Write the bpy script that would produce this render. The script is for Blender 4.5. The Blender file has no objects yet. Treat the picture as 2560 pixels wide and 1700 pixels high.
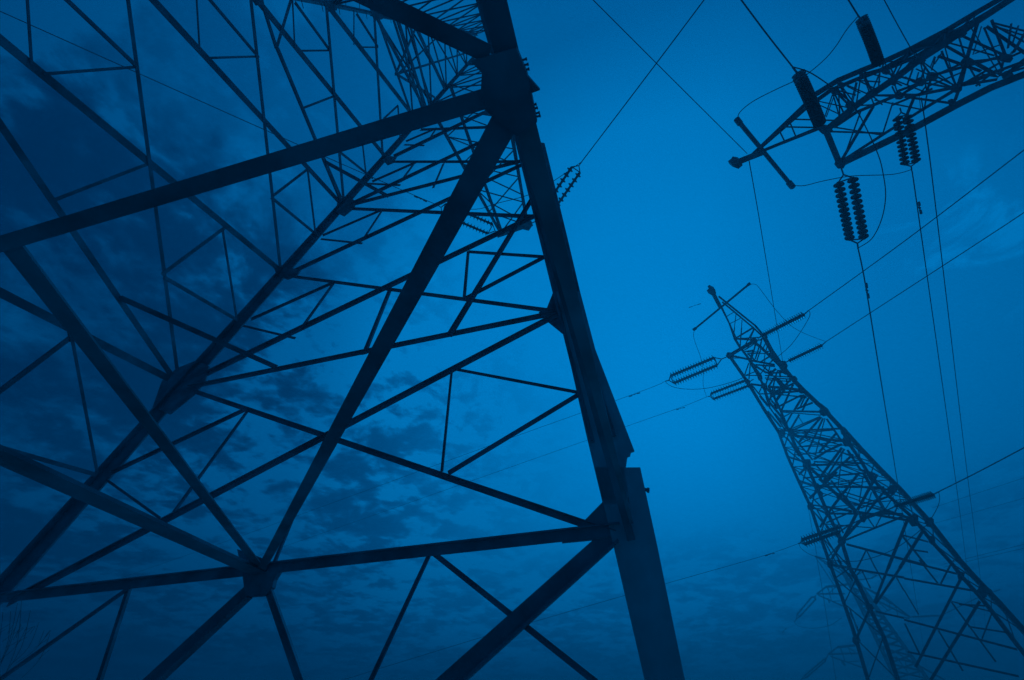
import bpy, bmesh, math, random
import numpy as np
from mathutils import Vector, Matrix
random.seed(7)
SC = bpy.context.scene
COL = SC.collection

# ------------------------------------------------------------------ camera (solved from the pylon's own geometry)
FPX, PITCH, ROLL, PPX, PPY = 882.925, 0.888675, -0.0213964, 85.52, -83.22
U, EYE = 1.5, 1.6                                   # metres per model unit, eye height
FW = np.array([0, math.cos(PITCH), math.sin(PITCH)])
UP0 = np.array([0, -math.sin(PITCH), math.cos(PITCH)])
RT0 = np.array([1.0, 0, 0])
RT = RT0 * math.cos(ROLL) + UP0 * math.sin(ROLL)
UP = UP0 * math.cos(ROLL) - RT0 * math.sin(ROLL)
cam = bpy.data.cameras.new('camera')
cam.sensor_width = 36.0
cam.lens = 36.0 * FPX / 2560
cam.shift_x, cam.shift_y = -PPX / 2560, PPY / 2560
cam.clip_start, cam.clip_end = 0.05, 6000
camo = bpy.data.objects.new('camera', cam)
COL.objects.link(camo)
camo.matrix_world = Matrix(((RT[0], UP[0], -FW[0], 0), (RT[1], UP[1], -FW[1], 0), (RT[2], UP[2], -FW[2], EYE), (0, 0, 0, 1)))
SC.camera = camo

# ------------------------------------------------------------------ light
def ray(x, y):
    return RT * (x - 1280 - PPX) / FPX + UP * (850 + PPY - y) / FPX + FW
def unit(v):
    v = np.asarray(v, float); return v / np.linalg.norm(v)
GLOW = unit(ray(1690, 1010))
SUN_EL, SUN_AZ = math.asin(GLOW[2]), math.atan2(GLOW[0], GLOW[1])
sun = bpy.data.lights.new('sun', 'SUN')
sun.energy, sun.angle, sun.color = 0.25, math.radians(10), (0.0, 0.36, 1.0)
suno = bpy.data.objects.new('sun', sun)
COL.objects.link(suno)
suno.rotation_euler = Vector(GLOW).to_track_quat('Z', 'Y').to_euler()
SC.view_settings.view_transform = 'Standard'
SC.view_settings.look = 'None'
SC.view_settings.exposure = 0
SC.view_settings.gamma = 1
SC.cycles.volume_bounces = 0
SC.cycles.max_bounces = 4

def build_world():
    w = bpy.data.worlds.new('World'); SC.world = w; w.use_nodes = True
    nt = w.node_tree; N = nt.nodes; Lk = nt.links
    N.clear()
    out = N.new('ShaderNodeOutputWorld'); bg = N.new('ShaderNodeBackground')
    Lk.new(bg.outputs[0], out.inputs[0])
    tc = N.new('ShaderNodeTexCoord')
    def math_(op, a, b=None, clamp=False):
        n = N.new('ShaderNodeMath'); n.operation = op; n.use_clamp = clamp
        for i, v in enumerate((a, b)):
            if v is None: continue
            if isinstance(v, (int, float)): n.inputs[i].default_value = v
            else: Lk.new(v, n.inputs[i])
        return n.outputs[0]
    def vmath(op, a, b):
        n = N.new('ShaderNodeVectorMath'); n.operation = op
        Lk.new(a, n.inputs[0])
        if isinstance(b, (tuple, list, np.ndarray)): n.inputs[1].default_value = tuple(float(q) for q in b)
        else: Lk.new(b, n.inputs[1])
        return n
    def ramp(v, pts):
        n = N.new('ShaderNodeValToRGB'); e = n.color_ramp.elements
        while len(e) < len(pts): e.new(0.5)
        for q, (p, c) in zip(e, pts):
            q.position = p; q.color = (c, c, c, 1)
        n.color_ramp.interpolation = 'EASE' if len(pts) < 3 else 'LINEAR'
        Lk.new(v, n.inputs[0]); return n.outputs[0]
    def noise(vec, scale, detail=6, rough=0.6, dist=0.0):
        n = N.new('ShaderNodeTexNoise'); n.inputs['Scale'].default_value = scale
        n.inputs['Detail'].default_value = detail; n.inputs['Roughness'].default_value = rough
        n.inputs['Distortion'].default_value = dist
        Lk.new(vec, n.inputs['Vector']); return n.outputs['Fac']
    D = tc.outputs['Generated']
    D = vmath('NORMALIZE', D, (0, 0, 0)).outputs[0]
    sep = N.new('ShaderNodeSeparateXYZ'); Lk.new(D, sep.inputs[0])
    g = vmath('DOT_PRODUCT', D, GLOW).outputs['Value']
    ang = math_('DIVIDE', math_('ARCCOSINE', math_('MINIMUM', g, 0.99999)), math.pi)      # 0..1 over 180 degrees
    # clear evening sky: bright round the hidden sun, deep blue away from it
    base = ramp(ang, SKY_RAMP)
    # dark bank along the horizon
    el = math_('MAXIMUM', sep.outputs['Z'], 0.0)
    bank = ramp(el, BANK_RAMP)
    # the side away from the glow (towards -X) is under thick cloud
    sx = math_('ADD', math_('MULTIPLY', sep.outputs['X'], 0.5), 0.5)
    side = ramp(sx, SIDE_RAMP)
    # cloud sheet, projected on a plane overhead so that it flattens towards the horizon
    inv = math_('DIVIDE', 1.0, math_('ADD', el, 0.10))
    comb = N.new('ShaderNodeCombineXYZ')
    Lk.new(math_('MULTIPLY', sep.outputs['X'], inv), comb.inputs[0])
    Lk.new(math_('MULTIPLY', sep.outputs['Y'], inv), comb.inputs[1])
    P = comb.outputs[0]
    n1 = noise(P, 1.7, 8, 0.6, 0.3)
    n2 = noise(P, 6.0, 7, 0.6, 0.4)
    n3 = noise(P, 17.0, 5, 0.6, 0.2)
    f = math_('ADD', math_('MULTIPLY', n1, 0.5), math_('ADD', math_('MULTIPLY', n2, 0.36), math_('MULTIPLY', n3, 0.14)))
    cover = ramp(sx, COVER_RAMP)
    low = ramp(el, LOW_RAMP)
    cov = math_('MULTIPLY', math_('MAXIMUM', cover, low), ramp(el, [(0.5, 1.0), (0.82, 0.35)]))
    cl = ramp(f, CLOUD_RAMP)
    dark = math_('SUBTRACT', 1.0, math_('MULTIPLY', math_('MULTIPLY', cl, cov), CLOUD_DARK))
    lum = math_('MULTIPLY', math_('MULTIPLY', base, bank), math_('MULTIPLY', side, dark))
    # one heavy cloud low on the left, and thin cover overhead on that side
    hv = vmath('DOT_PRODUCT', D, unit(ray(60, 830))).outputs['Value']
    lum = math_('MULTIPLY', lum, math_('SUBTRACT', 1.0, math_('MULTIPLY', ramp(math_('ADD', hv, math_('MULTIPLY', math_('SUBTRACT', f, 0.5), 0.6)), [(0.915, 0.0), (0.985, 1.0)]), 0.62)))
    # bright wisps at the right
    wv = noise(P, 5.5, 7, 0.62, 0.6)
    wm = vmath('DOT_PRODUCT', D, unit(ray(2480, 590))).outputs['Value']
    wisp = math_('MULTIPLY', ramp(wv, [(0.50, 0.0), (0.72, 1.0)]), ramp(wm, [(0.984, 0.0), (0.998, 1.0)]))
    lum = math_('MULTIPLY', lum, math_('ADD', 1.0, math_('MULTIPLY', wisp, 0.6)))
    # one duotone: navy in the dark, saturated blue in the light
    col = N.new('ShaderNodeValToRGB'); e = col.color_ramp.elements
    pts = [(0, (0, 0.0075, 0.040)), (0.08, (0, 0.0165, 0.068)), (0.25, (0, 0.045, 0.152)), (0.5, (0, 0.092, 0.285)), (1, (0, 0.20, 0.56))]
    while len(e) < len(pts): e.new(0.5)
    for q, (p, c) in zip(e, pts): q.position = p; q.color = (*c, 1)
    Lk.new(lum, col.inputs[0])
    # a trace of physical dusk sky underneath
    sky = N.new('ShaderNodeTexSky'); sky.sky_type = 'NISHITA'; sky.sun_disc = False
    sky.sun_elevation = SUN_EL; sky.sun_rotation = SUN_AZ
    tint = N.new('ShaderNodeMixRGB'); tint.blend_type = 'MULTIPLY'; tint.inputs[0].default_value = 1
    Lk.new(sky.outputs[0], tint.inputs[1]); tint.inputs[2].default_value = (0, 0.0006, 0.0012, 1)
    add = N.new('ShaderNodeMixRGB'); add.blend_type = 'ADD'; add.inputs[0].default_value = 1
    Lk.new(col.outputs[0], add.inputs[1]); Lk.new(tint.outputs[0], add.inputs[2])
    Lk.new(add.outputs[0], bg.inputs[0]); bg.inputs[1].default_value = SKY_STRENGTH
SKY_STRENGTH = 1.14
SKY_RAMP = [(0.0, 0.97), (0.15, 0.94), (0.23, 0.84), (0.30, 0.50), (0.36, 0.50), (0.44, 0.36), (0.6, 0.15)]
BANK_RAMP = [(0.0, 0.03), (0.065, 0.08), (0.10, 0.22), (0.18, 0.76), (0.27, 1.0), (0.36, 1.04)]
SIDE_RAMP = [(0.0, 0.70), (0.12, 1.08), (0.33, 1.26), (0.5, 1.04), (0.7, 1.0), (0.84, 0.84), (0.95, 0.80)]
COVER_RAMP = [(0.0, 1.0), (0.2, 1.0), (0.31, 0.85), (0.40, 0.45), (0.50, 0.12), (0.58, 0.0)]
LOW_RAMP = [(0.09, 0.75), (0.21, 0.5), (0.31, 0.0)]
CLOUD_RAMP = [(0.475, 0.0), (0.505, 0.55), (0.53, 0.9), (0.57, 1.0)]
CLOUD_DARK = 0.86
build_world()

# ------------------------------------------------------------------ geometry of the view: pixels (2560 x 1700) to points on real planes
def proj(P):
    d = P @ FW
    return np.array([1280 + PPX + FPX * (P @ RT) / d, 850 + PPY - FPX * (P @ UP) / d])
class ZPlane:
    def __init__(s, z): s.z = z; s.n = np.array([0, 0, 1.0])
    def __call__(s, x, y):
        d = ray(x, y); return d * s.z / d[2]
class Plane:
    def __init__(s, p, n): s.p = np.asarray(p, float); s.n = unit(n)
    def __call__(s, x, y):
        d = ray(x, y); return d * (s.p @ s.n) / (d @ s.n)
def world(P):
    return Vector((P[0] * U, P[1] * U, P[2] * U + EYE))
GROUND = -EYE / U

# ------------------------------------------------------------------ materials
def steel(name, c, rough=0.55, var=0.35, scale=2.2, metallic=0.0):
    m = bpy.data.materials.new(name); m.use_nodes = True
    nt = m.node_tree; b = nt.nodes['Principled BSDF']
    tc = nt.nodes.new('ShaderNodeTexCoord'); n = nt.nodes.new('ShaderNodeTexNoise')
    n.inputs['Scale'].default_value = scale; n.inputs['Detail'].default_value = 8
    nt.links.new(tc.outputs['Object'], n.inputs['Vector'])
    r = nt.nodes.new('ShaderNodeValToRGB')
    r.color_ramp.elements[0].position = 0.35; r.color_ramp.elements[1].position = 0.68
    r.color_ramp.elements[0].color = (*[q * (1 - var) for q in c], 1); r.color_ramp.elements[1].color = (*[q * (1 + var) for q in c], 1)
    nt.links.new(n.outputs['Fac'], r.inputs[0]); nt.links.new(r.outputs[0], b.inputs['Base Color'])
    b.inputs['Roughness'].default_value = rough; b.inputs['Metallic'].default_value = metallic
    b.inputs['Specular IOR Level'].default_value = 0.25
    return m
M_STEEL = steel('weathered_steel', (0.24, 0.24, 0.27))
M_PLATE = steel('plate_steel', (0.24, 0.24, 0.27), scale=3.5)
M_VEILED = steel('veil_lightened_steel', (0.5, 0.5, 0.52), rough=0.5, var=0.14)  # same steel, colour lightened to imitate the glow veiling the right leg
M_MID = steel('half_lightened_steel', (0.3, 0.3, 0.32))  # weaker step of that painted veil, between dark and lightened steel
M_FAR = steel('old_steel', (0.17, 0.17, 0.18))
M_GLASS = steel('glazed_insulator', (0.07, 0.06, 0.06), rough=0.3, var=0.2)
M_WIRE = steel('aluminium_wire', (0.10, 0.10, 0.11), rough=0.5, var=0.2)
M_BARK = steel('bark', (0.07, 0.06, 0.05), rough=0.9)
M_BOUNCE = steel('pale_bounce_ground', (0.42, 0.42, 0.41), rough=0.95, var=0.4, scale=0.3)  # unseen ground, made pale to bounce light onto the steel undersides

# ------------------------------------------------------------------ object helpers
def link(name, bm, m, parent=None):
    me = bpy.data.meshes.new(name)
    bmesh.ops.recalc_face_normals(bm, faces=bm.faces)
    bm.to_mesh(me); bm.free()
    me.materials.append(m)
    o = bpy.data.objects.new(name, me); COL.objects.link(o)
    if parent is not None:
        o.parent = parent
        o.matrix_parent_inverse = MI(parent)
    return o
_pos = {}
def MI(p):
    L = Vector((0, 0, 0)); q = p
    return Matrix.Translation(-_pos.get(p.name, Vector((0, 0, 0))))
def thing(name, P, label, cat, group=None):
    o = bpy.data.objects.new(name, None); COL.objects.link(o)
    o.location = world(P); o.empty_display_size = 0.3
    _pos[o.name] = world(P)
    tag(o, label, cat, group); return o
def tag(o, label, cat, group=None):
    o['label'] = label; o['category'] = cat
    if group: o['group'] = group
    return o

def sect(bm, P, Q, ring_a, ring_b):
    """sweep a closed 2-D section (list of 3-D offsets) from P to Q"""
    va = [bm.verts.new(world(P + o)) for o in ring_a]; vb = [bm.verts.new(world(Q + o)) for o in ring_b]
    n = len(va)
    for i in range(n): bm.faces.new((va[i], va[(i + 1) % n], vb[(i + 1) % n], vb[i]))
    return va, vb
def angle_ring(a, th, s, n):
    pts = [(-.5, 0), (.5, 0), (.5, .45), (.5 - th, .45), (.5 - th, th), (-.5, th)]
    return [a * (x * s + y * n) for x, y in pts]
KBOX = 0.6
def box_ring(a, s, n, k=None):
    k = k or KBOX
    return _box_ring(a, s, n, k)
def _box_ring(a, s, n, k):
    return [a * (x * s + y * k * n) for x, y in ((-.5, -.5), (.5, -.5), (.5, .5), (-.5, .5))]
def member(parent, name, P, Q, wpx, n=None, m=None, box=False, jit=0.012, taper=None, wref=None):
    """a rolled angle bar between two points whose silhouette is wpx wide at its middle"""
    P, Q = np.asarray(P, float), np.asarray(Q, float)
    t = unit(Q - P)
    if n is None:
        n = unit(np.cross(t, np.cross((P + Q) / 2, t)))      # faces the viewer's side of the tower
    n = unit(n - t * (n @ t)); s = np.cross(n, t)
    mid = (P + Q) / 2 if wref is None else P + (Q - P) * wref
    ringf = (lambda a: box_ring(a, s, n)) if box else (lambda a: angle_ring(a, 0.13, s, n))
    pa = proj(mid - t * 0.01); pb = proj(mid + t * 0.01)
    tt = unit(pb - pa); nn = np.array([-tt[1], tt[0]])
    c0 = proj(mid)
    a = wpx * (mid @ FW) / FPX
    for _ in range(3):
        e = [(proj(mid + o) - c0) @ nn for o in ringf(a)]
        a *= wpx / max(1e-6, max(e) - min(e))
    e = [(proj(mid + o) - c0) @ nn for o in ringf(a)]
    ec = (max(e) + min(e)) / 2
    # shift sideways so that the bar is centred on its traced line
    best = s if abs((proj(mid + s * 0.01) - c0) @ nn) > abs((proj(mid + n * 0.01) - c0) @ nn) else n
    k = ((proj(mid + best * 0.01) - c0) @ nn) / 0.01
    sh = best * (-ec / k) if abs(k) > 1e-6 else 0 * s
    sh = sh + n * random.uniform(-jit, jit)
    bm = bmesh.new()
    va, vb = sect(bm, P + sh, Q + sh, ringf(a), ringf(a * (taper or 1)))
    if box: bm.faces.new(va); bm.faces.new(vb[::-1])
    else:
        for v in (va, vb):
            bm.faces.new((v[0], v[1], v[4], v[5])); bm.faces.new((v[1], v[2], v[3], v[4]))
    return link(name, bm, m or M_STEEL, parent)
def plate(parent, name, pts, n, th, m=None):
    n = unit(n); bm = bmesh.new()
    va = [bm.verts.new(world(p - n * th / 2)) for p in pts]; vb = [bm.verts.new(world(p + n * th / 2)) for p in pts]
    k = len(va)
    bm.faces.new(va); bm.faces.new(vb[::-1])
    for i in range(k): bm.faces.new((va[i], va[(i + 1) % k], vb[(i + 1) % k], vb[i]))
    return link(name, bm, m or M_PLATE, parent)
def tube_bm(bm, pts, r, seg=6):
    pts = [np.asarray(p, float) for p in pts]; rings = []
    ref = None
    for i, p in enumerate(pts):
        t = unit(pts[min(i + 1, len(pts) - 1)] - pts[max(i - 1, 0)])
        if ref is None:
            ref = unit(np.cross(t, (0.31, 0.17, 0.94)))
        s = unit(ref - t * (ref @ t)); ref = s; b = np.cross(t, s)
        rr = r[i] if isinstance(r, (list, tuple)) else r
        rings.append([bm.verts.new(world(p + rr * (math.cos(2 * math.pi * k / seg) * s + math.sin(2 * math.pi * k / seg) * b))) for k in range(seg)])
    for A, B in zip(rings, rings[1:]):
        for k in range(seg): bm.faces.new((A[k], A[(k + 1) % seg], B[(k + 1) % seg], B[k]))
    bm.faces.new(rings[0]); bm.faces.new(rings[-1][::-1])
def smooth(pts, n=6):
    pts = [np.asarray(p, float) for p in pts]
    if len(pts) < 3: return pts
    out = []
    for i in range(len(pts) - 1):
        p0, p1, p2, p3 = pts[max(i - 1, 0)], pts[i], pts[i + 1], pts[min(i + 2, len(pts) - 1)]
        for j in range(n):
            t = j / n
            out.append(0.5 * (2 * p1 + (p2 - p0) * t + (2 * p0 - 5 * p1 + 4 * p2 - p3) * t * t + (3 * p1 - p0 - 3 * p2 + p3) * t ** 3))
    return out + [pts[-1]]
def pxr(P, wpx): return 0.5 * wpx * (np.asarray(P) @ FW) / FPX
def wire(name, pts, wpx, label, cat, group=None, sm=True, const=None):
    pts = smooth(pts) if sm else [np.asarray(p, float) for p in pts]
    bm = bmesh.new()
    tube_bm(bm, pts, const if const else pxr(pts[len(pts) // 6], wpx * .66), 6)
    return tag(link(name, bm, M_WIRE), label, cat, group)
def nums(s): return [tuple(float(q) for q in r.split()) for r in s.replace('\n', ';').split(';') if r.strip()]

# ------------------------------------------------------------------ ground
bm = bmesh.new()
ng = 24; R_ = 112.0
vs = [[bm.verts.new((-R_ * U + 2 * R_ * U * i / ng, -R_ * U + 2 * R_ * U * j / ng, random.uniform(-.05, .03))) for j in range(ng + 1)] for i in range(ng + 1)]
for i in range(ng):
    for j in range(ng): bm.faces.new((vs[i][j], vs[i + 1][j], vs[i + 1][j + 1], vs[i][j + 1]))
link('unseen_bounce_ground', bm, M_BOUNCE)['kind'] = 'structure'

# ================================================================== the near pylon
CX, CY, S1_, TH, HA, ASP = -3.26590798, .863691918, 6.56351412, -.223934134, 29.2795676, .925687356
E1 = np.array([math.cos(TH), math.sin(TH), 0]); E2 = np.array([-math.sin(TH), math.cos(TH), 0]); CC = np.array([CX, CY, 0])
def corner(a, b, z):
    t = (z - 1) / (HA - 1); k = 1 - t
    P = CC + E1 * a * S1_ / 2 * k + E2 * b * S1_ * ASP / 2 * k
    return np.array([P[0], P[1], z])
ZL = [1, 3.468, 5.91, 8.546, 11.3, 14.0, 16.2, 18.4, 20.4, 22.3, 24.0, 25.6]
_kp = [(-400, -270, 3.468), (270, -112, 5.91), (635, -20, 8.546), (820, 12, 11.3), (940, 33, 14.0)]
_K = np.array([ZPlane(z)(x, y) for x, y, z in _kp])
_c = np.polyfit(_K[1:, 2], _K[1:, :2], 1)
def legK(z):
    if z <= 14: return np.array([*(_c[0] * z + _c[1]), z])
    a, b = np.array([*(_c[0] * 14 + _c[1]), 14.0]), corner(-1, -1, 25.6); t = (z - 14) / 11.6
    return a * (1 - t) + b * t
LEG = {'L': lambda z: corner(-1, 1, z), 'R': lambda z: corner(1, 1, z), 'N': lambda z: corner(1, -1, z), 'K': legK}
pylon = thing('lattice_pylon', np.array([CX, CY, GROUND]), 'huge dark steel lattice pylon seen from underneath, filling the left half of the view', 'pylon', 'steel lattice pylons')
# legs
def leg_obj(nm, z0, z1, wpx, zref, m=M_STEEL, nm2='leg'):
    P, Q = LEG[nm](z0), LEG[nm](z1)
    a = E1 * (1 if nm in 'RN' else -1); b = E2 * (1 if nm in 'LR' else -1)
    return member(pylon, nm2, P, Q, wpx, n=-unit(a * 0.3 + b), m=m, jit=0.0, taper=0.8, wref=(zref - z0) / (z1 - z0))
leg_obj('L', GROUND, 26.2, 39, 3.0)
leg_obj('K', GROUND, 14.0, 16, 11.3); leg_obj('N', GROUND, 26.2, 34, 8.5)
r1 = leg_obj('R', 1.75, 26.2, 50, 3.4)
PLR0 = Plane(LEG['L'](1), np.cross(LEG['R'](1) - LEG['L'](1), LEG['L'](12) - LEG['L'](1)))
lower = plate(pylon, 'leg', [PLR0(*p) for p in ((1487, 1171), (1601, 1171), (1640, 1350), (1712, 1700), (1788, 2060), (1695, 2060), (1612, 1700), (1529, 1343))], PLR0.n, .05, M_VEILED)
plate(pylon, 'leg', [PLR0(*p) for p in ((1300, 350), (1335, 500), (1384, 732), (1451, 732), (1420, 600), (1362, 360))], PLR0.n, .05)
plate(pylon, 'leg', [PLR0(*p) for p in ((1384, 732), (1410, 837), (1469, 1100), (1508, 1262), (1575, 1262), (1560, 1172), (1490, 880), (1451, 732))], PLR0.n, .05, M_VEILED)  # only this stretch of the upper leg carries the painted veil
lower['label'] = 'lower leg section in steel lightened to imitate a veil of light'
bm = bmesh.new(); Kt = (legK(14), legK(25.6)); bm.free()
member(pylon, 'leg', Kt[0], Kt[1], 11, n=E2, jit=0)
PLR = Plane(LEG['L'](1), np.cross(LEG['R'](1) - LEG['L'](1), LEG['L'](12) - LEG['L'](1)))
PLK = Plane(LEG['L'](3), np.cross(legK(10) - LEG['L'](3), LEG['L'](14) - LEG['L'](3)))
Z1 = ZPlane(1.0)
def traced(parent, name, plane, data, **kw):
    for r in nums(data):
        if len(r) == 5:
            member(parent, name, plane(r[0], r[1]), plane(r[2], r[3]), r[4], n=getattr(plane, 'n', None), **kw)
# horizontals and the plan bracing at the first level
traced(pylon, 'horizontal_beam', PLR, '''-20 1497 1552 1322 30; 470 967 1390 781 13; 875 512 1310 400 9''')
Wm = (LEG['L'](1) + LEG['K'](1)) / 2
KBOX = 0.10
traced(pylon, 'horizontal_beam', Z1, "1292 222 -700 820 42; 650 1432 -697 819 41", box=True)
traced(pylon, 'plan_brace', Z1, "648 1432 1300 234 31; 650 1425 5 600 28", box=True)
P0, N0 = LEG['R'](1), LEG['N'](1)
EM = Z1(1289, 222)
member(pylon, 'horizontal_beam', EM, Z1(1230, -60) + (N0 - P0) * 0.45, 59, n=np.array([0, 0, 1.]), wref=0.0, box=True)
member(pylon, 'horizontal_beam', EM, Z1(1580, 1312), 59, n=np.array([0, 0, 1.]), wref=0.0, taper=0.45, box=True, m=M_MID)
S0 = (N0 + LEG['K'](1)) / 2; S0[2] = 1
member(pylon, 'plan_brace', Z1(1225, 135), Z1(880, -30) * 1.0, 50, n=np.array([0, 0, 1.]), box=True)
member(pylon, 'plan_brace', Z1(880, -30), S0, 50, n=np.array([0, 0, 1.]), box=True)
KBOX = 0.6
# bracing of the far face (between the two legs in view)
traced(pylon, 'diagonal_brace', PLR, '''470 973 1540 1337 15; 30 1502 1392 788 17; 490 946 1335 540 14; 722 690 1384 778 9; 722 682 1310 408 10
870 521 1332 541 9; 880 510 1250 333 9; 980 405 1310 405 7; 986 391 1212 281 9; 1051 325 1250 318 7
1535 1335 839 1961 54; 668 1470 839 1961 27; 625 1475 100 1961 39''')
traced(pylon, 'bracing_strut', PLR, '''1133 922 1445 981 8; 1130 925 1105 1180 7; 1448 987 1122 1184 12
275 1184 618 1022 11; 622 1024 420 1302 8; 268 1200 402 1296 8; 815 1092 672 1440 9
976 722 910 886 11; 1170 628 1364 641 8; 1171 629 1161 746 8; 1160 747 1364 640 10; 1122 843 1345 474 13
627 799 837 705 8; 834 707 750 824 7; 608 814 738 845 6; 806 588 959 522 6; 957 524 911 594 5; 802 598 905 609 5
930 453 1039 405 6; 1036 406 1000 455 5; 918 459 1000 463 5; 1109 409 1083 470 5; 1015 353 1092 320 5; 1090 321 1070 352 4; 1010 362 1060 364 4
1062 1366 1700 1873 17; 1084 1362 838 1890 12; 324 1466 180 1915 17; 330 1467 -20 1715 10''')
# bracing of the left face
traced(pylon, 'diagonal_brace', PLK, '''430 940 -400 -278 18; 702 676 -380 -217 17; 443 925 310 -75 10; 848 505 262 -130 13; 700 668 624 -22 8
968 396 628 -20 11; 660 20 692 122 9; 692 119 852 503 9; 858 500 814 8 7; 1046 306 815 8 10; 957 390 936 36 6; 1061 270 940 40 8; 1025 276 942 40 6
424 947 -140 659 21; 1060 283 985 50 6; 1064 270 992 45 9; 1074 268 1024 60 6; 1112 222 1036 60 8''')
traced(pylon, 'bracing_strut', PLK, '''186 836 -70 1030 14; 181 846 244 1182 9; -60 1102 240 1187 12; 132 502 368 411 9; 110 185 345 167 8; 67 -20 79 160 9; 145 -20 343 168 11
492 -20 501 128 5; 520 145 648 141 6; 505 -25 645 140 8; 404 686 561 569 9; 411 694 594 801 9; 557 572 593 799 6; 680 491 771 421 7; 680 494 793 587 7; 769 424 789 586 5
690 122 728 -5 8; 752 272 835 240 6; 731 0 737 122 4; 748 127 827 126 5; 738 5 825 125 7; 884 28 884 113 3; 895 118 945 118 4; 890 33 944 117 6
806 385 853 494 8; 845 377 932 446 6; 995 263 958 297 5; 994 264 1000 350 4; 906 358 916 446 4; 1040 70 990 185 6; 990 184 1088 244 6; 988 186 1180 128 5; 1130 60 1000 180 4''')
for a, b, w in (((298, 743), (691, 918), 13), ((812, 404), (971, 491), 9)):
    member(pylon, 'hip_brace', PLK(*a), PLR(*b), w)
# crossed bracing of the two faces at the viewer's back and of the narrowing shaft above
for fa, fb, i0 in (('R', 'N', 0), ('N', 'K', 0), ('L', 'R', 5), ('K', 'L', 5)):
    for i in range(i0, len(ZL) - 1):
        a0, a1, b0, b1 = LEG[fa](ZL[i]), LEG[fa](ZL[i + 1]), LEG[fb](ZL[i]), LEG[fb](ZL[i + 1])
        nrm = np.cross(b0 - a0, a1 - a0)
        if (a0 @ FW) < 0.4 or (b0 @ FW) < 0.4 or (a1 @ FW) < .4 or (b1 @ FW) < .4:
            wp = None
        else: wp = True
        for P, Q in ((a0, b1), (b0, a1), (a1, b1)):
            sc = (0.17 if i < 4 else 0.10)
            mid = (P + Q) / 2
            if wp: member(pylon, 'shaft_brace', P, Q, max(3.0, sc * FPX / (mid @ FW) * 0.62), n=nrm)
            else:
                bm = bmesh.new(); t = unit(Q - P); n_ = unit(nrm - t * (nrm @ t)); s_ = np.cross(n_, t)
                va, vb = sect(bm, P, Q, box_ring(sc * .6, s_, n_), box_ring(sc * .6, s_, n_)); bm.faces.new(va); bm.faces.new(vb[::-1])
                link('shaft_brace', bm, M_STEEL, pylon)
# gusset plates
def gus(plane, s, th=0.02, m=None, off=0.0):
    q = [float(v) for v in s.split()]
    return plate(pylon, 'gusset_plate', [plane(q[i], q[i + 1]) - plane.n * off for i in range(0, len(q), 2)], plane.n, th, m)
gus(PLR, '444 921 492 902 524 917 518 933 515 952 497 973 494 980 425 1036 383 1019 406 953')
gus(PLR, '685 670 704 666 752 676 742 690 719 699 693 688')
gus(PLR, '845 501 860 492 874 494 889 503 887 519 860 541 839 530')
gus(PLR, '956 400 965 389 992 393 983 407 969 413')
gus(PLR, '1383 732 1368 770 1347 782 1368 803 1410 837 1440 806 1425 737')
gus(PLR, '1508 1255 1468 1296 1441 1322 1405 1358 1497 1349 1530 1343 1604 1326 1588 1255', 0.03, M_MID)
gm = gus(PLR, '597 1374 639 1389 710 1416 689 1450 685 1469 666 1490 618 1494 610 1433', 0.04)
gus(PLR, '1462 845 1486 868 1586 1128 1577 1131 1575 1140 1568 1143 1564 1172 1500 1172', 0.03, M_VEILED)
ge = gus(Z1, '1180 150 1292 118 1318 180 1330 235 1343 300 1293 335 1250 302 1216 270 1205 225 1208 180', 0.05)
gus(Z1, '1300 170 1317 185 1350 223 1328 231 1310 235', 0.03)
gus(PLR, '1205 285 1232 250 1262 258 1240 290', 0.02)
gus(PLK, '166 815 190 812 205 838 196 852 175 855', 0.02)
gus(PLK, '622 -14 655 -12 660 12 640 14', 0.02); gus(PLK, '806 0 838 0 842 26 818 30', 0.02); gus(PLK, '925 22 958 24 956 48 936 52', 0.02)
# bolts on the big joints
def bolt(parent, plane, x, y, rpx, lpx, ang):
    P = plane(x, y); k = pxr(P, 1) * 2
    d = math.radians(ang); Q = plane(x + math.cos(d) * lpx, y + math.sin(d) * lpx)
    bm = bmesh.new(); tube_bm(bm, [P, P + (Q - P) * .7, P + (Q - P) * .7, Q], [k * rpx * .7, k * rpx * .7, k * rpx, k * rpx], 6)
    o = link('bolt', bm, M_PLATE, parent); return o
for x, y in ((1306, 150), (1310, 163), (1312, 175), (1330, 263), (1333, 272), (1338, 284), (1340, 292)): bolt(ge, Z1, x, y, 3.6, 12, -14)
bolt(lower, PLR, 1604, 1222, 6, 20, 12)
for x, y in ((1104, 298),): pass
for x, y in ((622, 1405), (650, 1400), (640, 1440), (668, 1448), (640, 1475), (622, 1450)): bolt(gm, PLR, x, y, 4, 7, 60)
# step bolts up the left leg
for i in range(16):
    z = 9.6 + i * 0.42; P = legK(z); s = (-1) ** i
    bm = bmesh.new(); tube_bm(bm, [P, P + s * unit(np.cross(legK(z + .1) - P, P)) * 0.16 + np.array([0, 0, .03])], 0.008, 6)
    link('step_bolt', bm, M_PLATE, pylon)

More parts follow.
